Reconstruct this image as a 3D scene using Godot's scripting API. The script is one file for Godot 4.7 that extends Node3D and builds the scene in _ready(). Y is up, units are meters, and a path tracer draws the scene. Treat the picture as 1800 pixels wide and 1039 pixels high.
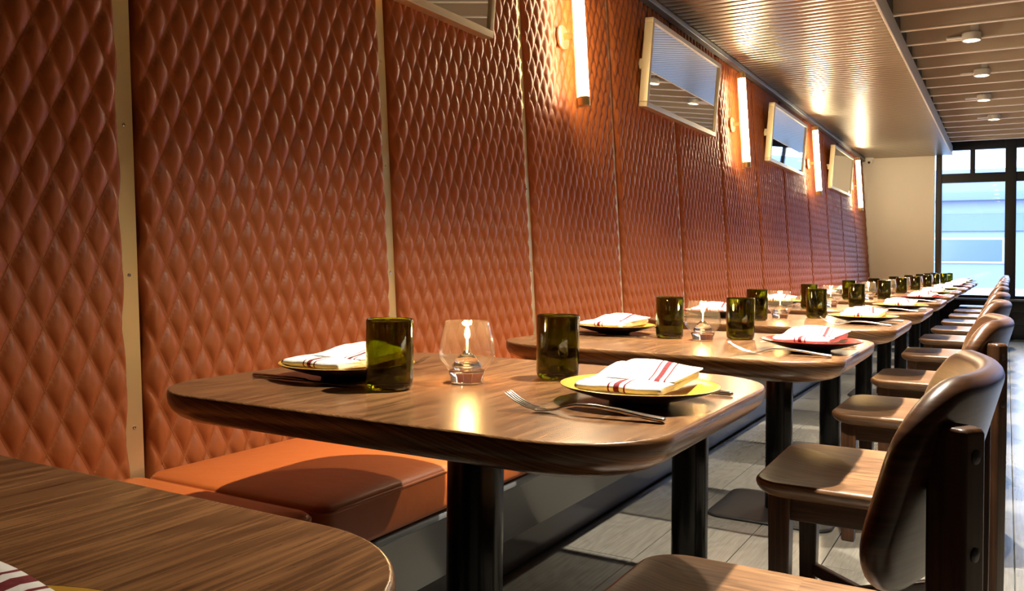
extends Node3D
# A restaurant banquette: quilted leather wall on the left, a row of walnut two-tops, chairs, and a window wall at the far end.

const HC := 0.971                       # height of the lens
const LEAN := 4.07                      # the quilted wall leans back by this many degrees
const CEIL := 2.466                     # underside of the metal soffit
const ZEND := -13.1                     # inner face of the far wall
const ORD := ["first", "second", "third", "fourth", "fifth", "sixth", "seventh", "eighth", "ninth", "tenth", "eleventh", "twelfth", "thirteenth", "fourteenth", "fifteenth", "sixteenth"]

var M := {}
var cache := {}
var used := {}

# ---------------------------------------------------------------- mesh helpers
class MB:
	var v := PackedVector3Array()
	var uv := PackedVector2Array()
	var ix := PackedInt32Array()
	func add(p: Vector3, t := Vector2.ZERO) -> int:
		v.append(p); uv.append(t)
		return v.size() - 1
	func tri(a: int, b: int, c: int) -> void:
		ix.append(a); ix.append(b); ix.append(c)
	func quad(a: int, b: int, c: int, d: int) -> void:
		tri(a, b, c); tri(a, c, d)
	func mesh(oriented := false) -> ArrayMesh:
		var vol := 0.0
		if not oriented:
			for i in range(0, ix.size(), 3):
				vol += v[ix[i]].dot(v[ix[i + 1]].cross(v[ix[i + 2]]))
			if vol > 0.0:
				for i in range(0, ix.size(), 3):
					var s := ix[i + 1]
					ix[i + 1] = ix[i + 2]
					ix[i + 2] = s
		var n := PackedVector3Array()
		n.resize(v.size())
		for i in range(0, ix.size(), 3):
			var a := v[ix[i]]
			var c := (v[ix[i + 2]] - a).cross(v[ix[i + 1]] - a)
			n[ix[i]] += c
			n[ix[i + 1]] += c
			n[ix[i + 2]] += c
		for i in n.size():
			n[i] = n[i].normalized() if n[i].length_squared() > 1e-24 else Vector3.UP
		var a := []
		a.resize(Mesh.ARRAY_MAX)
		a[Mesh.ARRAY_VERTEX] = v
		a[Mesh.ARRAY_NORMAL] = n
		a[Mesh.ARRAY_TEX_UV] = uv
		a[Mesh.ARRAY_INDEX] = ix
		var m := ArrayMesh.new()
		m.add_surface_from_arrays(Mesh.PRIMITIVE_TRIANGLES, a)
		return m

func uv_top(p: Vector3) -> Vector2:      # grain along z
	return Vector2(p.x + 4.0 * p.y, p.z)

func uv_x(p: Vector3) -> Vector2:        # grain along x
	return Vector2(p.z + 4.0 * p.y, p.x)

func uv_y(p: Vector3) -> Vector2:        # grain along y
	return Vector2(p.x + p.z, p.y)

# loops of equal length, skinned one to the next
func loft(mb: MB, loops: Array, uvf: Callable, cap := true, closed := true) -> void:
	var n: int = loops[0].size()
	var first := mb.v.size()
	for l in loops:
		for p in l:
			mb.add(p, uvf.call(p))
	for k in loops.size() - 1:
		for i in (n if closed else n - 1):
			var j := (i + 1) % n
			var a := first + k * n
			mb.quad(a + i, a + j, a + n + j, a + n + i)
	if cap:
		for e in [0, loops.size() - 1]:
			var c := Vector3.ZERO
			for p in loops[e]:
				c += p
			c /= n
			var m := mb.add(c, uvf.call(c))
			var b: int = first + e * n
			for i in n:
				var j := (i + 1) % n
				if e == 0:
					mb.tri(m, b + j, b + i)
				else:
					mb.tri(m, b + i, b + j)

# rounded rectangle as a loop of (x, y), corners of radius r, edges cut into pieces
func rrect(hx: float, hy: float, r: float, nc := 6, ne := 2) -> PackedVector2Array:
	var out := PackedVector2Array()
	r = clampf(r, 0.0005, minf(hx, hy) - 0.0002)
	var cs := [Vector2(hx - r, hy - r), Vector2(-hx + r, hy - r), Vector2(-hx + r, -hy + r), Vector2(hx - r, -hy + r)]
	for q in 4:
		for i in nc + 1:
			var a := PI / 2 * (q + float(i) / nc)
			out.append(cs[q] + r * Vector2(cos(a), sin(a)))
		var a2 := PI / 2 * (q + 1)
		var p0: Vector2 = cs[q] + r * Vector2(cos(a2), sin(a2))
		var p1: Vector2 = cs[(q + 1) % 4] + r * Vector2(cos(a2), sin(a2))
		for i in range(1, ne):
			out.append(p0.lerp(p1, float(i) / ne))
	return out

# a slab lying flat, its outline a rounded rectangle; prof = [[inset, y], ...] from the bottom up
func slab(mb: MB, hx: float, hz: float, r: float, prof: Array, at := Vector3.ZERO, uvf := uv_top, nc := 8, ne := 2) -> void:
	var loops := []
	for k in prof:
		var l := PackedVector3Array()
		for p in rrect(hx - k[0], hz - k[0], maxf(r - k[0], 0.002), nc, ne):
			l.append(at + Vector3(p.x, k[1], p.y))
		loops.append(l)
	loft(mb, loops, uvf)

func box(mb: MB, t: Transform3D, size: Vector3, b := 0.002, uvf := uv_y) -> void:
	var h := size / 2
	b = minf(b, minf(h.x, minf(h.y, h.z)) * 0.9)
	var id := {}
	for s in [[-1, -1, -1], [-1, -1, 1], [-1, 1, -1], [-1, 1, 1], [1, -1, -1], [1, -1, 1], [1, 1, -1], [1, 1, 1]]:
		for ax in 3:
			var p := Vector3(s[0] * (h.x - b), s[1] * (h.y - b), s[2] * (h.z - b))
			p[ax] = s[ax] * h[ax]
			id[[s[0], s[1], s[2], ax]] = mb.add(t * p, uvf.call(p))
	var sg := [-1, 1]
	for ax in 3:
		var u := (ax + 1) % 3
		var w := (ax + 2) % 3
		for s in sg:
			var q := []
			for c in [[-1, -1], [1, -1], [1, 1], [-1, 1]]:
				var k := [0, 0, 0]
				k[ax] = s; k[u] = c[0]; k[w] = c[1]
				q.append(id[[k[0], k[1], k[2], ax]])
			if s > 0:
				mb.quad(q[0], q[1], q[2], q[3])
			else:
				mb.quad(q[0], q[3], q[2], q[1])
		for s in sg:                       # chamfers along axis ax
			for r in sg:
				var k := [0, 0, 0]
				k[u] = s; k[w] = r
				k[ax] = -1
				var a0: int = id[[k[0], k[1], k[2], u]]
				var b0: int = id[[k[0], k[1], k[2], w]]
				k[ax] = 1
				var a1: int = id[[k[0], k[1], k[2], u]]
				var b1: int = id[[k[0], k[1], k[2], w]]
				if s * r > 0:
					mb.quad(a0, b0, b1, a1)
				else:
					mb.quad(a0, a1, b1, b0)
	for s in [[-1, -1, -1], [-1, -1, 1], [-1, 1, -1], [-1, 1, 1], [1, -1, -1], [1, -1, 1], [1, 1, -1], [1, 1, 1]]:
		var a: int = id[[s[0], s[1], s[2], 0]]
		var c: int = id[[s[0], s[1], s[2], 1]]
		var d: int = id[[s[0], s[1], s[2], 2]]
		if s[0] * s[1] * s[2] > 0:
			mb.tri(a, c, d)
		else:
			mb.tri(a, d, c)

func boxm(size: Vector3, b := 0.002, uvf := uv_y) -> ArrayMesh:
	var mb := MB.new()
	box(mb, Transform3D.IDENTITY, size, b, uvf)
	return mb.mesh()

# turned round the y axis; prof = [[radius, y], ...]
func lathe(mb: MB, prof: Array, n := 40, at := Vector3.ZERO, cap := true) -> void:
	var loops := []
	for k in prof:
		var l := PackedVector3Array()
		for i in n:
			var a := TAU * i / n
			l.append(at + Vector3(cos(a) * k[0], k[1], sin(a) * k[0]))
		loops.append(l)
	loft(mb, loops, func(p: Vector3): return Vector2(p.x, p.z), cap)

# a bar along a path; sec = half sizes (across, up) at each point
func bar(mb: MB, pts: Array, sec: Array, n := 8, up := Vector3.UP, closed_path := false) -> void:
	var loops := []
	var m := pts.size()
	for k in m:
		var a: Vector3 = pts[(k - 1 + m) % m] if closed_path else pts[maxi(k - 1, 0)]
		var b: Vector3 = pts[(k + 1) % m] if closed_path else pts[mini(k + 1, m - 1)]
		var d := (b - a).normalized()
		var side := d.cross(up).normalized()
		var u := side.cross(d).normalized()
		var l := PackedVector3Array()
		for i in n:
			var g := TAU * i / n
			l.append(pts[k] + side * cos(g) * sec[k].x + u * sin(g) * sec[k].y)
		loops.append(l)
	if closed_path:
		loops.append(loops[0])
	loft(mb, loops, func(p: Vector3): return Vector2(p.x, p.z), not closed_path)

# ---------------------------------------------------------------- node helpers
func numbered(called: String) -> String:
	var k: int = used.get(called, 0)
	used[called] = k + 1
	return called if k == 0 else "%s_%03d" % [called, k]

func part(called: String, mesh: Mesh, mat: Material, parent: Node, t := Transform3D.IDENTITY) -> MeshInstance3D:
	var o := MeshInstance3D.new()
	o.name = called
	o.mesh = mesh
	o.material_override = mat
	parent.add_child(o, true)
	o.transform = t
	return o

func thing(called: String, label: String, category: String, group := "", at := Vector3.ZERO, turn := 0.0) -> Node3D:
	var o := Node3D.new()
	o.name = numbered(called)
	add_child(o)
	o.position = at
	o.rotation.y = turn
	tag(o, label, category, group)
	return o

func tag(o: Node, label: String, category := "", group := "") -> void:
	o.set_meta("label", label)
	if category:
		o.set_meta("category", category)
	if group:
		o.set_meta("group", group)

func struct(called: String, label: String, mesh: Mesh = null, mat: Material = null, t := Transform3D.IDENTITY) -> Node3D:
	var o: Node3D
	if mesh:
		o = part(called, mesh, mat, self, t)
	else:
		o = Node3D.new()
		o.name = called
		add_child(o)
		o.transform = t
	o.set_meta("kind", "structure")
	o.set_meta("label", label)
	return o

func at(x: float, y: float, z: float) -> Transform3D:
	return Transform3D(Basis.IDENTITY, Vector3(x, y, z))

func wall_x(y: float) -> float:          # face of the quilting at height y
	return -1.66 - tan(deg_to_rad(LEAN)) * (y - 0.487)

# ---------------------------------------------------------------- materials
func std(c: Color, rough: float, metal := 0.0) -> StandardMaterial3D:
	var m := StandardMaterial3D.new()
	m.albedo_color = c
	m.roughness = rough
	m.metallic = metal
	return m

func noise_tex(freq: float, size := 512, type := FastNoiseLite.TYPE_SIMPLEX_SMOOTH, normal := false, sd := 1, oct := 4) -> NoiseTexture2D:
	var n := FastNoiseLite.new()
	n.seed = sd
	n.noise_type = type
	n.frequency = freq
	n.fractal_octaves = oct
	var t := NoiseTexture2D.new()
	t.width = size
	t.height = size
	t.seamless = true
	t.noise = n
	t.as_normal_map = normal
	if normal:
		t.bump_strength = 6.0
	return t

# one square metre of boards: u runs across the grain, v along it
func wood_image(dark: Color, light: Color, sd: int, boards: int) -> ImageTexture:
	var n := FastNoiseLite.new()
	n.seed = sd
	n.frequency = 1.0
	n.fractal_octaves = 3
	var s := 768
	var im := Image.create(s, s, false, Image.FORMAT_RGB8)
	var rng := RandomNumberGenerator.new()
	rng.seed = sd
	var off := []
	var tone := []
	for b in boards:
		off.append(rng.randf() * 40.0)
		tone.append(rng.randf_range(-0.13, 0.13))
	for y in s:
		var v := float(y) / s
		for x in s:
			var u := float(x) / s
			var b := mini(int(u * boards), boards - 1)
			var o: float = off[b]
			var warp := n.get_noise_2d(u * 3.0 + o, v * 1.3 + o) * 0.9
			var ring := sin((u * boards * 2.2 + warp * 2.6 + o) * TAU * 1.4)
			var streak := n.get_noise_2d(u * 110.0 + o * 3.0, v * 2.6 + o)
			var fine := n.get_noise_2d(u * 300.0, v * 9.0 + 17.0 + o)
			var k: float = 0.5 + 0.10 * ring + 0.33 * streak + 0.14 * fine + tone[b]
			if fine < -0.42:
				k -= 0.12
			im.set_pixel(x, y, dark.lerp(light, clampf(k, 0.0, 1.0)))
	return ImageTexture.create_from_image(im)

func wood(tex: Texture2D, rough: float, tint := Color.WHITE, off := Vector3.ZERO, scale := 1.0) -> StandardMaterial3D:
	var m := std(tint, rough)
	m.albedo_texture = tex
	m.uv1_offset = off
	m.uv1_scale = Vector3(scale, scale, scale)
	return m

func glass(c: Color, scale := 0.05) -> StandardMaterial3D:
	var m := std(c, 0.02)
	m.albedo_color.a = 0.0
	m.transparency = BaseMaterial3D.TRANSPARENCY_ALPHA
	m.refraction_enabled = true
	m.refraction_scale = scale
	return m

func make_materials() -> void:
	var walnut := wood_image(Color(0.235, 0.148, 0.085), Color(0.595, 0.43, 0.272), 11, 7)
	var chairw := wood_image(Color(0.25, 0.165, 0.10), Color(0.62, 0.46, 0.31), 23, 5)
	for k in 4:
		M["table%d" % k] = wood(walnut, 0.27, Color.WHITE, Vector3(0.37 * k, 0.61 * k, 0))
	M.seat = wood(chairw, 0.34)
	M.frame = wood(chairw, 0.36, Color(0.60, 0.55, 0.53), Vector3(0.3, 0.2, 0))
	M.shell = wood(chairw, 0.33, Color(0.66, 0.60, 0.58), Vector3(0.15, 0.4, 0))
	M.peg = wood(chairw, 0.4, Color(0.35, 0.3, 0.3))
	var wrinkle := noise_tex(0.012, 512, FastNoiseLite.TYPE_SIMPLEX_SMOOTH, false, 5, 5)
	var leather := std(Color(0.585, 0.308, 0.125), 0.47)
	leather.heightmap_enabled = true
	leather.heightmap_texture = wrinkle
	leather.heightmap_scale = 0.10
	leather.uv1_triplanar = true
	leather.uv1_scale = Vector3(3.0, 3.0, 3.0)
	M.leather = leather
	var hide := leather.duplicate() as StandardMaterial3D
	hide.albedo_color = Color(0.70, 0.36, 0.14)
	hide.roughness = 0.48
	hide.uv1_scale = Vector3(2.2, 2.2, 2.2)
	M.hide = hide
	M.thread = std(Color(0.62, 0.36, 0.20), 0.7)
	M.brass = std(Color(0.90, 0.81, 0.60), 0.42, 0.9)
	M.steel_frame = std(Color(0.84, 0.77, 0.62), 0.42, 0.85)
	M.mirror = std(Color(0.92, 0.94, 0.95), 0.02, 1.0)
	M.soffit = std(Color(0.60, 0.57, 0.51), 0.28, 0.85)
	M.fascia = std(Color(0.80, 0.76, 0.69), 0.5)
	M.baffle = std(Color(0.76, 0.70, 0.62), 0.6)
	M.edge_light_paint = std(Color(0.86, 0.82, 0.75), 0.5)  # paler than the baffles: bounced light painted on their lower edges
	M.slab = std(Color(0.45, 0.40, 0.34), 0.85)
	M.trim = std(Color(0.45, 0.45, 0.45), 0.4, 0.6)
	M.bench = std(Color(0.43, 0.44, 0.45), 0.24)
	M.plinth = std(Color(0.32, 0.32, 0.32), 0.18)
	M.black_steel = std(Color(0.045, 0.047, 0.05), 0.22, 0.3)
	M.base_plate = std(Color(0.10, 0.10, 0.10), 0.45)
	M.beige = std(Color(0.88, 0.85, 0.79), 0.55)
	M.plaster = std(Color(0.30, 0.28, 0.26), 0.8)
	M.frame_dark = std(Color(0.03, 0.035, 0.045), 0.35)
	M.white_trim = std(Color(0.85, 0.86, 0.88), 0.5)
	M.white_plastic = std(Color(0.86, 0.86, 0.84), 0.4)
	M.black_plastic = std(Color(0.03, 0.03, 0.03), 0.25)
	M.dark_tile = std(Color(0.055, 0.06, 0.065), 0.18)
	M.grout = std(Color(0.30, 0.31, 0.30), 0.9)
	var pane := std(Color(0.9, 0.95, 1.0, 0.06), 0.02)
	pane.transparency = BaseMaterial3D.TRANSPARENCY_ALPHA
	M.pane = pane
	var planks := wood_image(Color(0.375, 0.36, 0.33), Color(0.49, 0.475, 0.44), 41, 3)
	for k in 4:
		var f := wood(planks, 0.24, Color.WHITE, Vector3(0.31 * k, 0.17 * k, 0))
		M["plank%d" % k] = f
	M.green_glass = glass(Color(0.52, 0.53, 0.08))
	M.clear_glass = glass(Color(0.985, 0.99, 0.985))
	var tg := std(Color(0.6, 0.6, 0.6, 0.018), 0.03)
	tg.transparency = BaseMaterial3D.TRANSPARENCY_ALPHA
	M.thin_glass = tg
	M.wax = std(Color(0.93, 0.92, 0.88), 0.5)
	M.silver = std(Color(0.82, 0.80, 0.77), 0.16, 1.0)
	M.yellow_glaze = std(Color(0.74, 0.57, 0.22), 0.25)
	M.red_glaze = std(Color(0.52, 0.09, 0.05), 0.25)
	M.brown_glaze = std(Color(0.16, 0.10, 0.05), 0.3)
	M.glow = std(Color(1, 0.95, 0.85), 0.5)
	M.glow.emission_enabled = true
	M.glow.emission = Color(1.0, 0.91, 0.74)
	M.glow.emission_energy_multiplier = 34.0
	M.spot_glow = M.glow.duplicate()
	M.spot_glow.emission = Color(1.0, 0.90, 0.72)
	M.spot_glow.emission_energy_multiplier = 14.0
	M.flame = M.glow.duplicate()
	M.flame.emission = Color(1.0, 0.78, 0.45)
	M.flame.emission_energy_multiplier = 30.0
	# white napkin with one broad and two narrow wine-red stripes; u runs across the stripes
	var im := Image.create(256, 64, false, Image.FORMAT_RGB8)
	im.fill(Color(0.90, 0.89, 0.86))
	var red := Color(0.42, 0.06, 0.09)
	for s in [[122, 16], [104, 5], [151, 5]]:
		im.fill_rect(Rect2i(s[0], 0, s[1], 64), red)
	var cloth := std(Color.WHITE, 0.9)
	cloth.albedo_texture = ImageTexture.create_from_image(im)
	cloth.heightmap_enabled = true
	cloth.heightmap_texture = noise_tex(0.05, 256, FastNoiseLite.TYPE_SIMPLEX, false, 3, 3)
	cloth.heightmap_scale = 0.06
	M.napkin = cloth
	M.facade = std(Color(0.56, 0.60, 0.68), 0.8)
	M.facade_pale = std(Color(0.74, 0.76, 0.80), 0.8)
	M.facade_band = std(Color(0.46, 0.51, 0.60), 0.7)
	M.street = std(Color(0.6, 0.6, 0.6), 0.9)
	M.shop_glass = std(Color(0.40, 0.46, 0.56), 0.15)

# ---------------------------------------------------------------- scene
func _ready() -> void:
	setup_view()
	make_materials()
	build_shell()
	build_ceiling()
	build_quilted_wall()
	build_bench()
	build_far_wall()
	build_outside()
	build_wall_lamps()
	build_mirrors()
	build_tables()
	build_chairs()
	build_small()

func setup_view() -> void:
	var f := 1509.2
	var near := 0.05
	var cam := Camera3D.new()
	cam.name = "camera"
	add_child(cam)
	cam.projection = Camera3D.PROJECTION_FRUSTUM
	cam.near = near
	cam.far = 200.0
	cam.size = 2.0 * near * 519.5 / f
	cam.frustum_offset = Vector2(0, near * (457.4 - 519.5) / f)
	cam.transform = Transform3D(Basis(Vector3.UP, deg_to_rad(29.973)) * Basis(Vector3.BACK, deg_to_rad(0.639)), Vector3(0, HC, 0))
	cam.current = true
	var e := Environment.new()
	e.background_mode = Environment.BG_SKY
	var sky := Sky.new()
	var sm := ProceduralSkyMaterial.new()
	sm.sky_top_color = Color(0.62, 0.78, 1.0)
	sm.sky_horizon_color = Color(0.84, 0.91, 1.0)
	sm.ground_horizon_color = Color(0.70, 0.76, 0.84)
	sm.ground_bottom_color = Color(0.55, 0.58, 0.62)
	sky.sky_material = sm
	e.sky = sky
	e.background_energy_multiplier = 6.0
	e.tonemap_mode = Environment.TONE_MAPPER_LINEAR
	e.tonemap_exposure = 1.75
	e.sdfgi_enabled = true
	e.ssao_enabled = true
	e.ssil_enabled = true
	var we := WorldEnvironment.new()
	we.name = "environment"
	we.environment = e
	add_child(we)

func build_shell() -> void:
	# floor: porcelain planks over a slab
	var fl := struct("floor", "grey plank floor of long satin porcelain tiles")
	part("slab", boxm(Vector3(7.2, 0.2, 17.2), 0.0), M.grout, fl, at(1.35, -0.112, -5.0))
	var w := 0.27
	var l := 1.18
	var g := 0.003
	var rng := RandomNumberGenerator.new()
	rng.seed = 4
	var pm := boxm(Vector3(w - g, 0.012, l - g), 0.0015, uv_top)
	for i in 22:
		var x := -1.32 + w * (i + 0.5)
		var shift: float = l * [0.0, 0.52, 0.27, 0.77][i % 4]
		for j in 13:
			var z: float = -12.64 + shift + j * l - 0.02
			if i == 0:
				z = minf(z, 2.6)
			part("plank", pm, M["plank%d" % rng.randi_range(0, 3)], fl, at(x, -0.006, z))
	struct("wall_right", "plain warm grey plaster wall across the room", boxm(Vector3(0.2, 3.2, 17.2)), M.plaster, at(4.75, 1.5, -5.0))
	struct("wall_back", "plain warm grey plaster wall behind the viewpoint", boxm(Vector3(7.2, 3.2, 0.2)), M.plaster, at(1.35, 1.5, 3.3))

func build_ceiling() -> void:
	var c := struct("ceiling", "brown ceiling with hanging baffles and a lowered slatted metal soffit")
	part("slab", boxm(Vector3(7.2, 0.2, 17.2)), M.slab, c, at(1.35, 2.95, -5.0))
	var bm := boxm(Vector3(5.3, 0.16, 0.032), 0.004)
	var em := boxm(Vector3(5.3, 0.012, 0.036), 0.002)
	for k in 36:
		var bf := part("baffle", bm, M.baffle, c, at(1.99, 2.59 + 0.08, -12.58 + 0.4345 * k))
		part("painted_light_strip", em, M.edge_light_paint, bf, at(0, -0.081, 0))  # added strip, its pale colour stands in for light caught by the underside
	var so := Node3D.new()
	so.name = "soffit"
	c.add_child(so)
	part("fascia", boxm(Vector3(0.016, 0.125, 16.3), 0.003), M.fascia, so, at(-0.663, CEIL + 0.0595, -4.95))
	part("backing", boxm(Vector3(1.5, 0.05, 16.3)), M.slab, so, at(-1.42, CEIL + 0.095, -4.95))
	# each slat: a shallow trough-shaped strip across the soffit, its face gently bowed downwards
	var mb := MB.new()
	var p := 0.076
	var loops := []
	for x in [-1.86, -0.671]:
		var lp := PackedVector3Array()
		for q in [[-0.034, 0.02], [-0.0355, 0.008], [-0.031, 0.0022], [-0.017, 0.0006], [0.0, 0.0], [0.017, 0.0006], [0.031, 0.0022], [0.0355, 0.008], [0.034, 0.02]]:
			lp.append(Vector3(x, q[1], q[0]))
		loops.append(lp)
	loft(mb, loops, uv_top)
	var sl := mb.mesh()
	for k in 212:
		part("slat", sl, M.soffit, so, at(0, CEIL, ZEND + 0.04 + p * k))
	struct("trim_1", "grey metal channel between the quilted wall and the soffit", boxm(Vector3(0.05, 0.035, 16.2), 0.004), M.trim, at(wall_x(CEIL) + 0.03, CEIL - 0.019, -5.0))

# ---------------------------------------------------------------- quilted wall
const STRIPS := [1.60, 0.655, -0.29, -1.237, -2.178, -3.111, -4.049, -5.009, -5.945, -6.93, -7.90, -8.95, -9.97, -10.95, -11.95, -13.03]

func quilt_mesh(W: float, H: float) -> Array:
	var w := 0.0655
	var h := 0.128
	var m := 6
	var nz := int(W / (w / (2 * m)))
	var ny := int(H / (h / (2 * m)))
	var sz := W / nz
	var sy := H / ny
	var mb := MB.new()
	var depth := 0.0115
	var rng := RandomNumberGenerator.new()
	rng.seed = 77
	var nn := FastNoiseLite.new()
	nn.seed = 8
	nn.frequency = 9.0
	for j in ny + 1:
		for i in nz + 1:
			var z := i * sz - W / 2
			var y := j * sy
			var fa := absf(fposmod((i + j) / (2.0 * m), 1.0) - 0.5) * 2.0
			var fb := absf(fposmod((i - j) / (2.0 * m), 1.0) - 0.5) * 2.0
			var d := depth * (1.0 - pow(fa, 2.7)) * (1.0 - pow(fb, 2.7)) * (1.0 + 0.15 * nn.get_noise_2d(z, y))
			var e := minf(W / 2 - absf(z), 0.03) / 0.03
			var roll := 0.022 * (1.0 - sqrt(maxf(0.0, 1.0 - (1.0 - e) * (1.0 - e))))
			mb.add(Vector3(d * minf(1.0, e * 1.6 + 0.1) - roll - 0.004, y, z + 0.004 * sin(y * 26.0 + 1.3) * (1.0 - e) * signf(z)), Vector2(z, y))
	var r := nz + 1
	for j in ny:
		for i in nz:
			var a := j * r + i
			if (i + j + 1) % (2 * m) == 0:
				mb.tri(a, a + 1, a + r)
				mb.tri(a + 1, a + r + 1, a + r)
			else:
				mb.tri(a, a + 1, a + r + 1)
				mb.tri(a, a + r + 1, a + r)
	# sides and back, so that the panel is a solid pad
	var back := -0.05
	var rim := []
	for i in nz + 1:
		rim.append(i)
	for j in range(1, ny + 1):
		rim.append(j * r + nz)
	for i in range(nz - 1, -1, -1):
		rim.append(ny * r + i)
	for j in range(ny - 1, 0, -1):
		rim.append(j * r)
	var b0 := mb.v.size()
	for k in rim:
		var q := mb.v[k]
		mb.add(Vector3(back, q.y, q.z), Vector2(q.z, q.y))
	for k in rim.size():
		var k2 := (k + 1) % rim.size()
		mb.quad(rim[k], b0 + k, b0 + k2, rim[k2])
	# stitches: one short raised dash after another along every groove
	var st := MB.new()
	var step := 0.0075
	var diag := sqrt(w * w + h * h)
	for fam in [1, -1]:
		for c in range(-int(H / h) - 3, int(W / w) + int(H / h) + 4):
			var t := 0.0
			while t < H / h * diag + diag:
				var y := t / diag * h
				var z: float = c * w - fam * t / diag * w
				t += step
				if y < 0.01 or y > H - 0.01 or z < 0.035 or z > W - 0.035:
					continue
				var dirv := Vector3(0, h, -fam * w).normalized()
				var side := Vector3(0, fam * w, h).normalized() * 0.0007
				var p := Vector3(-0.0028, y, z - W / 2)
				var q := [p - dirv * 0.0026 - side, p + dirv * 0.0026 - side, p + dirv * 0.0026 + side, p - dirv * 0.0026 + side]
				var i0 := st.v.size()
				for k in 4:
					st.add(q[k])
				st.add(p + Vector3(0.0011, 0, 0))
				for k in 4:
					st.tri(i0 + k, i0 + (k + 1) % 4, i0 + 4)
	return [mb.mesh(), st.mesh(true)]

func build_quilted_wall() -> void:
	var base := 0.44
	var tilt := Basis(Vector3.BACK, deg_to_rad(LEAN))
	var H := (CEIL - 0.03 - base) / cos(deg_to_rad(LEAN))
	var wl := struct("wall_left", "wall of rust orange quilted leather panels leaning back, with brass strips between", null, null, Transform3D(tilt, Vector3(wall_x(base), base, 0)))
	part("core", boxm(Vector3(0.1, 3.4, 17.2)), M.plaster, wl, at(-0.11, 0.8, -5.0))
	var W := 0.918
	var q := quilt_mesh(W, H)
	var zs := STRIPS
	for k in zs.size() - 1:
		var z0: float = zs[k]
		var z1: float = zs[k + 1]
		var sc := (z0 - z1 - 0.040) / W
		var p := part("quilted_panel", q[0], M.leather, wl, Transform3D(Basis.from_scale(Vector3(1, 1, sc)), Vector3(0, 0, (z0 + z1) / 2 - 0.008)))
		var s := part("stitching", q[1], M.thread, p)
		s.set_meta("kind", "stuff")
	var sm := boxm(Vector3(0.004, H + 0.02, 0.05), 0.001)
	var mb := MB.new()
	lathe(mb, [[0.0, 0.0], [0.004, 0.0], [0.0045, 0.0006], [0.0032, 0.0016], [0.0018, 0.0012], [0.0, 0.001]], 12)
	var screw := mb.mesh()
	for k in range(1, zs.size() - 1):
		var s := part("brass_strip", sm, M.brass, wl, at(-0.016, H / 2, zs[k]))
		if k < 9:
			for j in 6:
				part("screw", screw, M.silver, s, Transform3D(Basis(Vector3.BACK, -PI / 2), Vector3(0.0022, -H / 2 + 0.15 + j * 0.34, -0.002)))

# ---------------------------------------------------------------- bench
func build_bench() -> void:
	var b := thing("banquette_bench", "long dark grey bench base with sloped front panels under the orange cushions", "bench")
	part("seat_board", boxm(Vector3(0.56, 0.02, 15.4), 0.003), M.bench, b, at(-1.415, 0.373, -5.3))
	part("plinth", boxm(Vector3(0.3, 0.365, 15.4), 0.003), M.plinth, b, at(-1.48, 0.1825, -5.3))
	var L := 1.88
	var dir := Vector3(-0.125, -0.225, 0)
	var bas := Basis(Vector3(-dir.normalized().y, dir.normalized().x, 0), -dir.normalized(), Vector3.BACK)
	var pm := boxm(Vector3(0.016, dir.length(), L - 0.006), 0.002)
	for k in 9:
		var z := 2.4 - 0.935 - L * k
		if z - L / 2 < ZEND:
			break
		part("front_panel", pm, M.bench, b, Transform3D(bas, Vector3(-1.138, 0.374, z) + dir / 2 + Vector3(-0.008, 0, 0)))
	# cushions, one to each quilted panel
	var hz := 0.465
	var hx := 0.264
	var mb := MB.new()
	slab(mb, hx, hz, 0.035, [[0.02, 0.0], [0.006, 0.004], [0.0, 0.015], [-0.004, 0.05], [0.0, 0.090], [0.004, 0.099], [0.012, 0.1045], [0.04, 0.1085], [0.10, 0.111], [0.18, 0.112]], Vector3.ZERO, uv_top, 5, 8)
	var cm := mb.mesh()
	var pb := MB.new()
	var pts := []
	var sec := []
	for p in rrect(hx - 0.002, hz - 0.002, 0.035, 5, 8):
		pts.append(Vector3(p.x, 0.092, p.y))
		sec.append(Vector2(0.004, 0.004))
	bar(pb, pts, sec, 8, Vector3.UP, true)
	var pp := pb.mesh()
	var zs := STRIPS
	for k in range(0, zs.size() - 1):
		var zc := (float(zs[k]) + float(zs[k + 1])) / 2
		var sc := (float(zs[k]) - float(zs[k + 1])) / 0.942
		var lab := "orange leather bench cushion, %s of the row counted from the camera end" % ORD[k]
		var o := thing("bench_cushion", lab, "cushion", "orange bench cushions", Vector3(-1.39, 0.385, zc))
		part("pad", cm, M.hide, o, Transform3D(Basis.from_scale(Vector3(1, 1, sc)), Vector3.ZERO))
		part("piping", pp, M.hide, o, Transform3D(Basis.from_scale(Vector3(1, 1, sc)), Vector3.ZERO))

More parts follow.
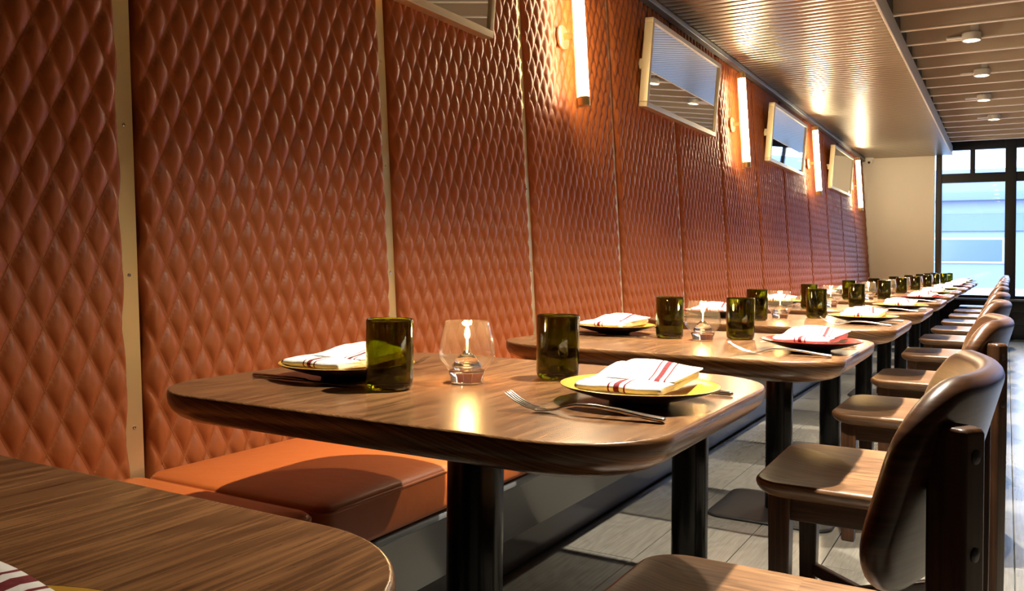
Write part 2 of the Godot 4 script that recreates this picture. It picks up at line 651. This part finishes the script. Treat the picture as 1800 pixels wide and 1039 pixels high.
# ---------------------------------------------------------------- far wall
func build_far_wall() -> void:
	var w := struct("wall_far", "far end wall with a pale beige side and dark tiles below the windows")
	part("beige_wall", boxm(Vector3(1.3, 3.0, 0.2), 0.003), M.beige, w, at(-1.53, 1.45, ZEND - 0.1))
	part("header", boxm(Vector3(5.6, 0.4, 0.2), 0.003), M.slab, w, at(1.92, 2.85, ZEND - 0.1))
	part("dwarf_wall", boxm(Vector3(5.6, 0.60, 0.18), 0.003), M.grout, w, at(1.92, 0.20, ZEND - 0.095))
	part("sill", boxm(Vector3(5.55, 0.03, 0.22), 0.004), M.trim, w, at(1.895, 0.515, ZEND - 0.06))
	part("corner_bead", boxm(Vector3(0.012, 2.0, 0.012), 0.002), M.white_trim, w, at(-0.876, 1.5, ZEND + 0.004))
	var tm := boxm(Vector3(0.2967, 0.168, 0.012), 0.0015)
	for i in 18:
		for j in 4:
			var y := -0.075 + 0.172 * j
			if y < 0.0:
				continue
			part("tile", tm, M.dark_tile, w, at(-0.77 + 0.3 * i, y, ZEND + 0.001))
	# window bays
	var x0 := -0.86
	var bays := [[-0.86, 0.097], [0.097, 1.25], [1.25, 2.4], [2.4, 3.55], [3.55, 4.66]]
	var z := ZEND - 0.09
	var n := 0
	for b in bays:
		n += 1
		var win := struct("window_%d" % n, "%s tall dark framed window bay from the quilted wall, upper and lower panes" % ORD[n - 1])
		var xl: float = b[0]
		var xr: float = b[1]
		var post := 0.13 if n > 0 else 0.06
		part("mullion", boxm(Vector3(post, 2.17, 0.10), 0.004), M.frame_dark, win, at(xr - post / 2, 1.6, z))
		var fl := 0.075
		if n == 1:
			part("jamb", boxm(Vector3(fl, 2.17, 0.10), 0.004), M.frame_dark, win, at(xl + fl / 2, 1.6, z))
		else:
			fl = 0.0
		var a := xl + fl
		var c := xr - post
		part("bottom_rail", boxm(Vector3(c - a, 0.04, 0.08), 0.003), M.frame_dark, win, at((a + c) / 2, 0.55, z))
		part("transom", boxm(Vector3(c - a, 0.125, 0.09), 0.003), M.frame_dark, win, at((a + c) / 2, 2.155, z))
		part("head_rail", boxm(Vector3(c - a, 0.13, 0.09), 0.003), M.frame_dark, win, at((a + c) / 2, 2.60, z))
		var mid := a + (c - a) * 0.49
		part("glazing_bar", boxm(Vector3(0.06, 0.32, 0.07), 0.003), M.frame_dark, win, at(mid, 2.376, z))
		part("pane", boxm(Vector3(c - a, 1.52, 0.008), 0.0), M.pane, win, at((a + c) / 2, 1.332, z))
		part("pane", boxm(Vector3(mid - 0.03 - a, 0.32, 0.008), 0.0), M.pane, win, at((a + mid - 0.03) / 2, 2.376, z))
		part("pane", boxm(Vector3(c - mid - 0.03, 0.32, 0.008), 0.0), M.pane, win, at((c + mid + 0.03) / 2, 2.376, z))

func build_outside() -> void:
	struct("floor_street", "pale street outside the windows", boxm(Vector3(60, 0.2, 22)), M.street, at(0, -0.25, ZEND - 11.4))
	var o := thing("street_building", "pale bluish building across the street seen through the windows", "building", "", Vector3(2, -0.15, ZEND - 15.0))
	part("wall", boxm(Vector3(44, 3.9, 4), 0.01), M.facade, o, at(0, 1.95, -2))
	part("cornice", boxm(Vector3(44.4, 0.25, 0.4), 0.02), M.facade_band, o, at(0, 3.1, 0.1))
	part("string_course", boxm(Vector3(44.2, 0.5, 0.1), 0.02), M.facade_band, o, at(0, 2.35, 0.03))
	part("base_course", boxm(Vector3(44.2, 0.45, 0.12), 0.02), M.facade_pale, o, at(0, 0.25, 0.03))
	var wm := boxm(Vector3(1.9, 0.75, 0.08), 0.01)
	var gm := boxm(Vector3(1.75, 0.62, 0.04), 0.01)
	for k in 13:
		var wn := part("window", wm, M.facade_pale, o, at(-17.5 + 2.9 * k, 1.55, 0.02))
		part("pane", gm, M.shop_glass, wn, at(0, 0, 0.04))

# ---------------------------------------------------------------- wall lamps and mirrors
func build_wall_lamps() -> void:
	var r := 0.026
	var mb := MB.new()
	lathe(mb, [[0.0, -0.305], [r, -0.305], [r, -0.2], [r, 0.2], [r, 0.305], [0.0, 0.305]], 24)
	var tube := mb.mesh()
	mb = MB.new()
	lathe(mb, [[0.0, 0.0], [0.025, 0.0], [0.0275, 0.002], [0.0275, 0.040], [0.026, 0.042], [0.0, 0.042]], 24)
	var capm := mb.mesh()
	mb = MB.new()
	lathe(mb, [[0.0, 0.0], [0.052, 0.0], [0.055, 0.003], [0.055, 0.010], [0.051, 0.014], [0.0, 0.015]], 32)
	var plate := mb.mesh()
	var rod := boxm(Vector3(0.014, 0.70, 0.022), 0.003)
	var arm := boxm(Vector3(0.05, 0.03, 0.018), 0.003)
	var z := [-3.475, -6.245, -9.02, -11.87]
	for k in 4:
		var y := 2.0
		var o := thing("wall_lamp", "%s glowing brass tube lamp on the quilted wall, counted from the camera" % ORD[k], "wall lamp", "tube lamps on the quilted wall", Vector3(wall_x(y), y, z[k]))
		o.rotation.z = deg_to_rad(LEAN)
		part("wall_plate", plate, M.brass, o, Transform3D(Basis(Vector3.BACK, -PI / 2), Vector3(0.008, -0.02, 0)))
		part("arm", arm, M.brass, o, at(0.045, -0.02, 0))
		part("back_rod", rod, M.brass, o, at(0.072, 0, 0))
		part("glow_tube", tube, M.glow, o, at(0.102, 0, 0))
		part("end_cap", capm, M.brass, o, at(0.102, -0.347, 0))
		part("end_cap", capm, M.brass, o, at(0.102, 0.305, 0))
		var a := AreaLight3D.new()
		a.name = "tube_light"
		o.add_child(a)
		a.area_size = Vector2(0.04, 0.6)
		a.light_energy = 0.5
		a.light_color = Color(1.0, 0.91, 0.74)
		a.area_range = 20.0
		a.shadow_enabled = true
		a.transform = Transform3D(Basis(Vector3.UP, -PI / 2), Vector3(0.128, 0, 0))

func build_mirrors() -> void:
	var spans := [[-1.53, -2.80], [-4.41, -5.68], [-7.22, -8.56], [-10.10, -11.46]]
	for k in 4:
		var z0: float = spans[k][0]
		var z1: float = spans[k][1]
		var w := z0 - z1
		var h := 0.485
		var o := thing("mirror", "%s brass framed landscape mirror on the quilted wall, counted from the camera" % ORD[k], "mirror", "brass framed wall mirrors", Vector3(-1.715, 2.06, (z0 + z1) / 2))
		o.rotation.z = deg_to_rad(-4.0)
		part("glass", boxm(Vector3(0.006, h - 0.05, w - 0.05), 0.0), M.mirror, o, at(0.012, 0, 0))
		for s in [-1, 1]:
			part("frame_rail", boxm(Vector3(0.05, 0.028, w), 0.002), M.steel_frame, o, at(0, s * (h / 2 - 0.014), 0))
			part("frame_stile", boxm(Vector3(0.05, h - 0.056, 0.028), 0.002), M.steel_frame, o, at(0, 0, s * (w / 2 - 0.014)))
			part("bracket", boxm(Vector3(0.06, 0.06, 0.04), 0.004), M.steel_frame, o, at(-0.045, 0, s * (w / 2 - 0.06)))

# ---------------------------------------------------------------- tables and what stands on them
const TX := [-0.79, -0.82, -0.77, -0.77, -0.77, -0.775, -0.785, -0.785, -0.775, -0.775, -0.775, -0.77]
const TZ := [-0.165, -1.30, -2.355, -3.45, -4.58, -5.80, -6.92, -8.07, -9.22, -10.45, -11.45, -12.35]

func tumbler_mesh() -> ArrayMesh:
	var mb := MB.new()
	lathe(mb, [[0.0, 0.016], [0.010, 0.0155], [0.020, 0.010], [0.028, 0.003], [0.033, 0.0008], [0.0365, 0.0025], [0.0392, 0.008], [0.0400, 0.016], [0.0403, 0.06], [0.0403, 0.1155], [0.0396, 0.118], [0.0386, 0.119], [0.0376, 0.118], [0.0371, 0.1155], [0.0371, 0.06], [0.0366, 0.018], [0.034, 0.0115], [0.029, 0.0105], [0.020, 0.0175], [0.010, 0.0225], [0.0, 0.023]], 48, Vector3.ZERO, false)
	return mb.mesh()

func build_tables() -> void:
	# table top, pedestal and foot
	var mb := MB.new()
	slab(mb, 0.45, 0.378, 0.15, [[0.30, -0.056], [0.11, -0.056], [0.070, -0.0555], [0.048, -0.053], [0.031, -0.048], [0.017, -0.041], [0.007, -0.032], [0.0015, -0.022], [0.0, -0.012], [0.0, -0.006], [0.0008, -0.0025], [0.0025, -0.0006], [0.005, 0.0], [0.03, 0.0], [0.15, 0.0], [0.30, 0.0]], Vector3.ZERO, uv_top, 14, 3)
	var top := mb.mesh()
	mb = MB.new()
	lathe(mb, [[0.0, 0.008], [0.0505, 0.008], [0.0508, 0.02], [0.0508, 0.66], [0.05, 0.6895], [0.0, 0.6895]], 32)
	var column := mb.mesh()
	mb = MB.new()
	slab(mb, 0.23, 0.225, 0.06, [[0.004, 0.0], [0.0, 0.003], [0.0, 0.007], [0.003, 0.0105], [0.02, 0.0115], [0.15, 0.012]], Vector3.ZERO, uv_top, 8, 2)
	var foot := mb.mesh()
	mb = MB.new()
	slab(mb, 0.17, 0.17, 0.01, [[0.0, 0.0], [0.0, 0.006]], Vector3(0, 0.688, 0))
	var spider := mb.mesh()
	# plate: a shallow coupe on a foot ring
	mb = MB.new()
	lathe(mb, [[0.0, 0.0045], [0.040, 0.0045], [0.042, 0.0], [0.047, 0.0], [0.050, 0.005], [0.075, 0.0105], [0.100, 0.018], [0.119, 0.0245], [0.1245, 0.0275], [0.1245, 0.0287]], 64, Vector3.ZERO, false)
	var under := mb.mesh(true)
	var mu := MB.new()
	lathe(mu, [[0.1245, 0.0285], [0.1225, 0.0292], [0.116, 0.0270], [0.100, 0.0215], [0.075, 0.0140], [0.050, 0.0095], [0.02, 0.0085], [0.0, 0.0085]], 64, Vector3.ZERO, false)
	var over := mu.mesh(true)
	var tumbler := tumbler_mesh()
	# votive: bulbous glass on a tapered solid foot, an inner cone, a wick and a flame
	mb = MB.new()
	lathe(mb, [[0.0315, 0.016], [0.036, 0.026], [0.046, 0.038], [0.0505, 0.046], [0.0508, 0.054], [0.047, 0.078], [0.0425, 0.100], [0.0405, 0.109], [0.0398, 0.1102], [0.0388, 0.109], [0.0405, 0.100], [0.0450, 0.078], [0.0487, 0.054], [0.0478, 0.047], [0.043, 0.040], [0.034, 0.028]], 48, Vector3.ZERO, false)
	var votive := mb.mesh()
	mb = MB.new()
	lathe(mb, [[0.0, 0.004], [0.022, 0.003], [0.0265, 0.0], [0.0290, 0.002], [0.0300, 0.012], [0.0328, 0.0185], [0.0320, 0.0225], [0.024, 0.0205], [0.0, 0.0195]], 48, Vector3.ZERO, false)
	var glass_foot := mb.mesh()
	mb = MB.new()
	lathe(mb, [[0.0, 0.0225], [0.024, 0.0235], [0.027, 0.030], [0.018, 0.045], [0.007, 0.054], [0.0055, 0.058], [0.0, 0.0585]], 32, Vector3.ZERO, false)
	var insert := mb.mesh()
	mb = MB.new()
	lathe(mb, [[0.0, 0.058], [0.0022, 0.058], [0.0022, 0.078], [0.0, 0.0785]], 12)
	var wick := mb.mesh()
	mb = MB.new()
	lathe(mb, [[0.0, 0.077], [0.0035, 0.080], [0.0055, 0.086], [0.0042, 0.094], [0.0018, 0.101], [0.0, 0.104]], 16, Vector3.ZERO, false)
	var flame := mb.mesh()
	var nap := napkin_mesh()
	var fork := fork_mesh()
	var blade := blade_mesh()
	mb = MB.new()
	bar(mb, [Vector3(0, 0.004, 0), Vector3(0.004, 0.0045, 0), Vector3(0.05, 0.0045, 0), Vector3(0.10, 0.0042, 0), Vector3(0.118, 0.004, 0)], [Vector2(0.003, 0.002), Vector2(0.0075, 0.004), Vector2(0.0068, 0.004), Vector2(0.0055, 0.0038), Vector2(0.005, 0.003)], 12)
	var handle := mb.mesh()

	var gl := [[], [-0.085, 0.142], [-0.078, -0.038], [-0.064, 0.108], [-0.07, 0.20], [-0.074, 0.14], [-0.044, 0.26], [-0.05, 0.1], [-0.05, 0.1], [-0.05, 0.1], [-0.05, 0.1], [-0.05, 0.1]]
	var gr := [[], [0.091, -0.14], [0.103, -0.129], [0.101, -0.188], [0.099, -0.148], [0.097, -0.128], [0.087, -0.25], [0.093, -0.18], [0.094, -0.18], [0.087, -0.2], [0.112, -0.18], [0.124, -0.14]]
	var ca := [[], [-0.019, 0.003], [0.025, -0.022], [-0.012, -0.047], [0.0, 0.02], [0.026, 0.05], [0.03, 0.0], [0.02, -0.02], [0.02, 0.0], [0.03, 0.0], [0.03, 0.0], [0.03, 0.02]]
	var pr := [[0.365, -0.023], [0.321, 0.029], [0.341, 0.09], [0.303, 0.0], [0.325, 0.06], [0.33, 0.05], [0.32, 0.03], [0.32, 0.02], [0.33, 0.03], [0.32, 0.03], [0.32, 0.02], [0.32, 0.02]]
	var pl := [[], [-0.240, 0.070], [-0.269, -0.075], [-0.26, 0.02], [-0.26, 0.02], [-0.26, 0.02], [-0.26, 0.02]]
	var red_r := [2, 5, 8]
	var red_l := [3, 5]
	for k in 12:
		var c := Vector3(TX[k], 0.75, TZ[k])
		var which: String = ("%s table from the camera" % ORD[k]) if k else "cropped table in the bottom left corner"
		var tl := "rounded walnut table on black pedestal, %s" % which if k else "cropped dark walnut table in the bottom left corner"
		var t := thing("dining_table", tl, "table", "walnut two-seat tables in a row", Vector3(c.x, 0, c.z))
		part("table_top", top, M["table%d" % ((k * 3 + 1) % 4)], t, at(0, 0.75, 0))
		part("pedestal", column, M.black_steel, t)
		part("mounting_plate", spider, M.black_steel, t)
		part("base_plate", foot, M.base_plate, t)
		setting(c, pr[k], true, which, k in red_r, k, over, under, nap, fork, blade, handle)
		if k >= 1 and k < pl.size():
			setting(c, pl[k], false, which, k in red_l, k, over, under, nap, fork, blade, handle)
		if k == 0:
			continue
		for s in 2:
			var p: Array = gl[k] if s == 0 else gr[k]
			var g := part(numbered("glass_tumbler"), tumbler, M.green_glass, self, Transform3D(Basis(Vector3.UP, k * 1.3 + s), c + Vector3(p[0], 0.0005, p[1])))
			tag(g, "olive green glass tumbler %s of the candle, %s" % ["on the wall side" if s == 0 else "on the chair side", which], "tumbler", "green glass tumblers")
		var q: Array = ca[k]
		var v := thing("candle_holder", "clear glass candle holder with lit flame, %s" % which, "candle", "glass candle holders", c + Vector3(q[0], 0.0005, q[1]))
		part("glass_bowl", votive, M.thin_glass, v)
		part("glass_foot", glass_foot, M.clear_glass, v)
		part("oil_cone", insert, M.clear_glass, v)
		part("wick", wick, M.wax, v)
		part("flame", flame, M.flame, v)
		var l := OmniLight3D.new()
		l.name = "flame_light"
		v.add_child(l)
		l.position = Vector3(0, 0.088, 0)
		l.light_energy = 0.03
		l.light_color = Color(1.0, 0.78, 0.48)
		l.light_size = 0.006
		l.omni_range = 20.0
		l.omni_attenuation = 2.0
		l.shadow_enabled = true

func setting(c: Vector3, p: Array, chair_side: bool, which: String, red: bool, k: int, over: Mesh, under: Mesh, nap: Mesh, fork: Mesh, blade: Mesh, handle: Mesh) -> void:
	var side := "chair side" if chair_side else "wall side"
	var s := 1.0 if chair_side else -1.0
	var at0 := c + Vector3(p[0], 0.0003, p[1])
	var pl := thing("dinner_plate", "%s plate on the %s, %s" % ["red" if red else "mustard yellow", side, which], "plate", "glazed dinner plates", at0)
	part("dish", over, M.red_glaze if red else M.yellow_glaze, pl)
	part("underside", under, M.brown_glaze, pl)
	var n := thing("napkin", "red striped white napkin on the %s plate, %s" % [side, which], "napkin", "striped white napkins", at0 + (Vector3(-0.025, 0.0255, 0.031) if k == 0 else Vector3(0.0, 0.0230, 0.003)), 0.06 * sin(k * 2.1 + (0.0 if chair_side else 1.0)))
	var low := Transform3D(Basis.from_scale(Vector3(1.02, 0.62, 0.93)), Vector3.ZERO)
	part("folded_cloth", nap, M.napkin, n, low)
	part("top_fold", cache.flap, M.napkin, n, low)
	if k == 0 or k > 8:
		return
	# fork towards the camera for the chair side, towards the far wall for the wall side; knife opposite
	var turn := 0.0 if chair_side else PI
	var f := part(numbered("dinner_fork"), fork, M.silver, self, Transform3D(Basis(Vector3.UP, turn + 0.09), c + Vector3(s * 0.418, 0.0003, p[1] + s * 0.150)))
	tag(f, "stainless steel fork beside the %s plate, %s" % [side, which], "fork", "stainless dinner forks")
	var kn := thing("table_knife", "slim steel knife beside the %s plate, %s" % [side, which], "knife", "dinner knives", c + Vector3(s * (0.43 if chair_side else 0.382), 0.0003, p[1] - s * (0.14 if chair_side else 0.095)), turn + PI - 0.03 * s)
	part("handle", handle, M.silver, kn)
	part("blade", blade, M.silver, kn)

func napkin_mesh() -> ArrayMesh:
	# a cloth folded in layers: rounded front fold, top sloping up to the back
	var nx := 20
	var hw := 0.066
	var body := MB.new()
	var loops := []
	var prof := []                          # (z, y) round the section, front is +z
	for i in 9:
		var a := -PI / 2 + PI * i / 8.0
		prof.append(Vector2(0.093 + 0.011 * cos(a), 0.016 + 0.011 * sin(a)))
	for i in range(1, 8):
		var t := i / 8.0
		prof.append(Vector2(lerpf(0.093, -0.095, t), 0.027 + 0.010 * smoothstep(0.2, 1.0, t) + 0.0025 * sin(t * 9.0)))
	for i in 7:
		var a := PI / 2 + PI * i / 6.0
		prof.append(Vector2(-0.095 + 0.014 * cos(a), 0.023 + 0.014 * sin(a)))
	for i in range(1, 6):
		prof.append(Vector2(lerpf(-0.095, 0.093, i / 6.0), 0.005 + 0.004 * absf(i / 3.0 - 1.0)))
	for j in nx + 1:
		var u := float(j) / nx
		var x := lerpf(-hw, hw, u)
		var e := minf(minf(u, 1.0 - u) * nx, 1.0)
		var l := PackedVector3Array()
		for q in prof:
			var mid := 0.017
			var y: float = mid + (q.y - mid) * lerpf(0.72, 1.0, e)
			var lift := 0.012 * smoothstep(0.06, -0.1, q.x) * (0.5 + 0.5 * cos(u * PI * 1.15)) + 0.0015 * sin(u * 11.0 + q.x * 30.0)
			l.append(Vector3(x + 0.002 * sin(q.x * 40.0), y + lift, q.x))
		loops.append(l)
	loft(body, loops, func(p: Vector3): return Vector2((p.x + 0.066) / 0.132 + 0.03, p.z * 6.0))
	# a narrower flap folded back over the top
	var flap := MB.new()
	loops = []
	for j in 15:
		var u := j / 14.0
		var x := lerpf(-0.048, 0.068, u)
		var e := minf(minf(u, 1.0 - u) * 14.0, 1.0)
		var l := PackedVector3Array()
		var top := []
		var bot := []
		for i in 15:
			var t := i / 14.0
			var z := lerpf(0.045, -0.108, t)
			var y := 0.029 + 0.012 * smoothstep(0.1, 1.0, t) + 0.013 * smoothstep(0.06, -0.1, z) * (0.5 + 0.5 * cos(u * PI * 0.9)) + 0.002 * sin(u * 7.0 + t * 5.0)
			var th := 0.0045 * lerpf(0.4, 1.0, e) * (1.0 if i > 0 and i < 14 else 0.35)
			top.append(Vector3(x + 0.006 * t, y + th, z))
			bot.append(Vector3(x + 0.006 * t, y - 0.004, z))
		bot.reverse()
		for q in top + bot:
			l.append(q)
		loops.append(l)
	loft(flap, loops, func(p: Vector3): return Vector2((p.x + 0.066) / 0.132 - 0.26 - p.z * 0.9, p.z * 6.0))
	cache.flap = flap.mesh()
	return body.mesh()

func fork_mesh() -> ArrayMesh:
	# origin at the handle's end, tines towards -x
	var mb := MB.new()
	bar(mb, [Vector3(0, 0.0045, 0), Vector3(-0.003, 0.0048, 0), Vector3(-0.03, 0.0075, 0), Vector3(-0.065, 0.0125, 0), Vector3(-0.10, 0.0155, 0), Vector3(-0.13, 0.0150, 0), Vector3(-0.15, 0.010, 0), Vector3(-0.162, 0.006, 0), Vector3(-0.175, 0.004, 0), Vector3(-0.188, 0.0042, 0), Vector3(-0.192, 0.0048, 0)],
		[Vector2(0.006, 0.002), Vector2(0.0088, 0.0038), Vector2(0.0080, 0.0038), Vector2(0.0062, 0.0032), Vector2(0.0045, 0.0028), Vector2(0.0034, 0.0025), Vector2(0.0034, 0.0022), Vector2(0.0060, 0.0018), Vector2(0.0110, 0.0014), Vector2(0.0128, 0.0013), Vector2(0.0128, 0.0012)], 12)
	for k in 4:
		var z := -0.0111 + 0.0074 * k
		bar(mb, [Vector3(-0.189, 0.0046, z * 0.98), Vector3(-0.205, 0.0085, z), Vector3(-0.222, 0.0160, z), Vector3(-0.236, 0.0250, z * 0.97), Vector3(-0.239, 0.0272, z * 0.97)], [Vector2(0.0018, 0.0012), Vector2(0.0018, 0.0012), Vector2(0.0016, 0.0011), Vector2(0.0012, 0.0009), Vector2(0.0005, 0.0005)], 6)
	return mb.mesh()

func blade_mesh() -> ArrayMesh:
	var mb := MB.new()
	bar(mb, [Vector3(0.112, 0.004, 0), Vector3(0.124, 0.0042, 0), Vector3(0.13, 0.0035, 0.001), Vector3(0.16, 0.003, 0.002), Vector3(0.21, 0.0026, 0.002), Vector3(0.24, 0.0024, 0.0), Vector3(0.252, 0.0022, -0.003)], [Vector2(0.0055, 0.0032), Vector2(0.0052, 0.003), Vector2(0.0065, 0.0016), Vector2(0.0085, 0.0013), Vector2(0.0085, 0.0012), Vector2(0.006, 0.001), Vector2(0.0012, 0.0006)], 8)
	return mb.mesh()

# ---------------------------------------------------------------- chairs
func build_chairs() -> void:
	# seat
	var mb := MB.new()
	slab(mb, 0.222, 0.262, 0.075, [[0.16, 0.408], [0.060, 0.408], [0.040, 0.4095], [0.022, 0.4155], [0.009, 0.4235], [0.002, 0.4325], [0.0, 0.440], [0.0006, 0.4465], [0.0035, 0.4508], [0.010, 0.4525], [0.035, 0.4515], [0.08, 0.4480], [0.15, 0.4460]], Vector3(-0.043, 0, 0), uv_x, 8, 2)
	var seat := mb.mesh()
	# backrest: a bent plank with soft edges, leaning back
	mb = MB.new()
	var th := 0.0165
	var loops := []
	var prof := []
	for d in [0.108, 0.085, 0.06, 0.035]:
		prof.append([d, -th])
	for i in 9:
		var a := -PI / 2 + PI * i / 8.0
		prof.append([th * (1.0 - cos(a)), th * sin(a)])
	for d in [0.035, 0.06, 0.085, 0.108]:
		prof.append([d, th])
	for k in prof:
		var l := PackedVector3Array()
		for p in rrect(0.256 - k[0], 0.121 - k[0], 0.085 - k[0] * 0.7, 10, 14):
			var y: float = 0.729 + p.y
			var z: float = p.x
			var cx := 0.272 - z * z / 1.0 - 0.27 * (0.85 - y)
			var nrm := Vector3(1.0, -0.2, z * 2.0).normalized()
			l.append(Vector3(cx, y, z) + nrm * k[1])
		loops.append(l)
	loft(mb, loops, func(p: Vector3): return Vector2(p.y, p.z))
	var back := mb.mesh()
	# legs
	mb = MB.new()
	loops = []
	for k in [[0.0, 0.018, 0.020], [0.004, 0.0205, 0.0225], [0.20, 0.0235, 0.0255], [0.412, 0.026, 0.028]]:
		var l := PackedVector3Array()
		for p in rrect(k[1], k[2], 0.005, 3, 1):
			l.append(Vector3(p.x, k[0], p.y))
		loops.append(l)
	loft(mb, loops, uv_y)
	var leg := mb.mesh()
	mb = MB.new()
	loops = []
	for k in [[0.0, 0.019], [0.004, 0.022], [0.30, 0.026], [0.60, 0.028], [0.797, 0.028], [0.8025, 0.0255], [0.804, 0.021]]:
		var l := PackedVector3Array()
		for p in rrect(k[1] * 0.80, k[1] * 0.68, 0.006, 3, 1):
			l.append(Vector3(p.x, k[0], p.y))
		loops.append(l)
	loft(mb, loops, uv_y)
	var post := mb.mesh()
	mb = MB.new()
	lathe(mb, [[0.0, 0.0], [0.0075, 0.0], [0.0075, 0.0012], [0.0, 0.0015]], 14)
	var peg := mb.mesh()
	var side_apron := boxm(Vector3(0.40, 0.055, 0.022), 0.003, uv_x)
	var front_apron := boxm(Vector3(0.022, 0.055, 0.40), 0.003, uv_top)
	var cross := boxm(Vector3(0.62, 0.034, 0.022), 0.004, uv_x)
	var cz := [-1.22, -2.33, -3.41, -4.42, -5.70, -6.90, -7.97, -9.03, -10.14, -11.27, -12.45]
	var cx := [-0.285, -0.268, -0.268, -0.27, -0.272, -0.272, -0.268, -0.262, -0.258, -0.26, -0.262]
	for k in 11:
		var o := thing("dining_chair", "walnut chair with curved backrest, %s of the row from the camera" % ORD[k], "chair", "walnut chairs in a row", Vector3(cx[k], 0, cz[k]), 0.02 * sin(k * 1.9))
		part("seat", seat, M.seat, o)
		part("backrest", back, M.shell, o)
		for s in [-1, 1]:
			part("leg", leg, M.frame, o, at(-0.205, 0, s * 0.195))
			var q := part("post", post, M.frame, o, Transform3D(Basis(Vector3.UP, -s * 0.52), Vector3(0.240, 0, s * 0.212)))
			for y in [0.775, 0.675]:
				part("peg", peg, M.peg, q, Transform3D(Basis(Vector3.BACK, -PI / 2), Vector3(0.0221, y, 0)))
			part("apron", side_apron, M.frame, o, at(0.0, 0.382, s * 0.195))
			part("stretcher", cross, M.frame, o, Transform3D(Basis(Vector3.UP, s * 0.755), Vector3(0.005, 0.135 + 0.017 * s, 0)))
		part("apron", front_apron, M.frame, o, at(-0.205, 0.382, 0))
		part("apron", front_apron, M.frame, o, at(0.17, 0.382, 0))

# ---------------------------------------------------------------- small fittings
func build_small() -> void:
	# downlights between the baffles
	var mb := MB.new()
	lathe(mb, [[0.0, 0.012], [0.052, 0.012], [0.052, 0.0], [0.060, 0.0], [0.062, 0.004], [0.062, 0.050], [0.058, 0.055], [0.0, 0.055]], 32)
	var can := mb.mesh()
	mb = MB.new()
	lathe(mb, [[0.0, 0.0], [0.045, 0.002], [0.052, 0.008], [0.052, 0.012], [0.0, 0.012]], 32)
	var lens := mb.mesh()
	var xs := [-0.14, -0.21, -0.20, -0.235, -0.22, -0.22, -0.21, -0.20, -0.2]
	var zs := [-10.75, -9.46, -8.22, -6.90, -5.6, -4.3, -3.05, -1.85]
	for k in zs.size():
		var n: int = zs.size() - 1 - k
		var o := thing("downlight", "%s small round ceiling spotlight between the baffles, counted from the camera" % ORD[n], "ceiling light", "round spotlights among the ceiling baffles", Vector3(xs[k], 2.565, zs[k]))
		part("housing", can, M.white_plastic, o)
		part("lens", lens, M.spot_glow, o, at(0, -0.002, 0))
		part("mounting_arm", boxm(Vector3(0.10, 0.014, 0.03), 0.002), M.white_plastic, o, at(-0.11, 0.03, 0))
		part("stem", boxm(Vector3(0.05, 0.24, 0.03), 0.002), M.white_plastic, o, at(0.02, 0.17, 0))
		var l := SpotLight3D.new()
		l.name = "spot_light"
		o.add_child(l)
		l.position = Vector3(0, -0.012, 0)
		l.rotation.x = -PI / 2
		l.spot_angle = 52.0
		l.spot_angle_attenuation = 1.0
		l.spot_range = 20.0
		l.spot_attenuation = 2.0
		l.light_energy = 11.0
		l.light_color = Color(1.0, 0.955, 0.88)
		l.light_size = 0.03
		l.shadow_enabled = true
	# security camera in the far corner
	var s := thing("security_camera", "small white dome security camera in the far ceiling corner", "security camera", "", Vector3(-1.70, CEIL, ZEND + 0.12))
	mb = MB.new()
	lathe(mb, [[0.0, 0.0], [0.062, 0.0], [0.064, -0.004], [0.060, -0.022], [0.05, -0.03], [0.0, -0.03]], 28)
	part("mount", mb.mesh(), M.white_plastic, s)
	mb = MB.new()
	lathe(mb, [[0.0, -0.088], [0.02, -0.085], [0.037, -0.073], [0.046, -0.055], [0.046, -0.038], [0.04, -0.026], [0.0, -0.026]], 28)
	part("ball", mb.mesh(), M.white_plastic, s)
	mb = MB.new()
	lathe(mb, [[0.0, 0.0], [0.017, 0.0], [0.017, 0.006], [0.012, 0.009], [0.0, 0.009]], 20)
	part("camera_lens", mb.mesh(), M.black_plastic, s, Transform3D(Basis(Vector3.RIGHT, PI / 2 + 0.35), Vector3(0.006, -0.066, 0.040)))
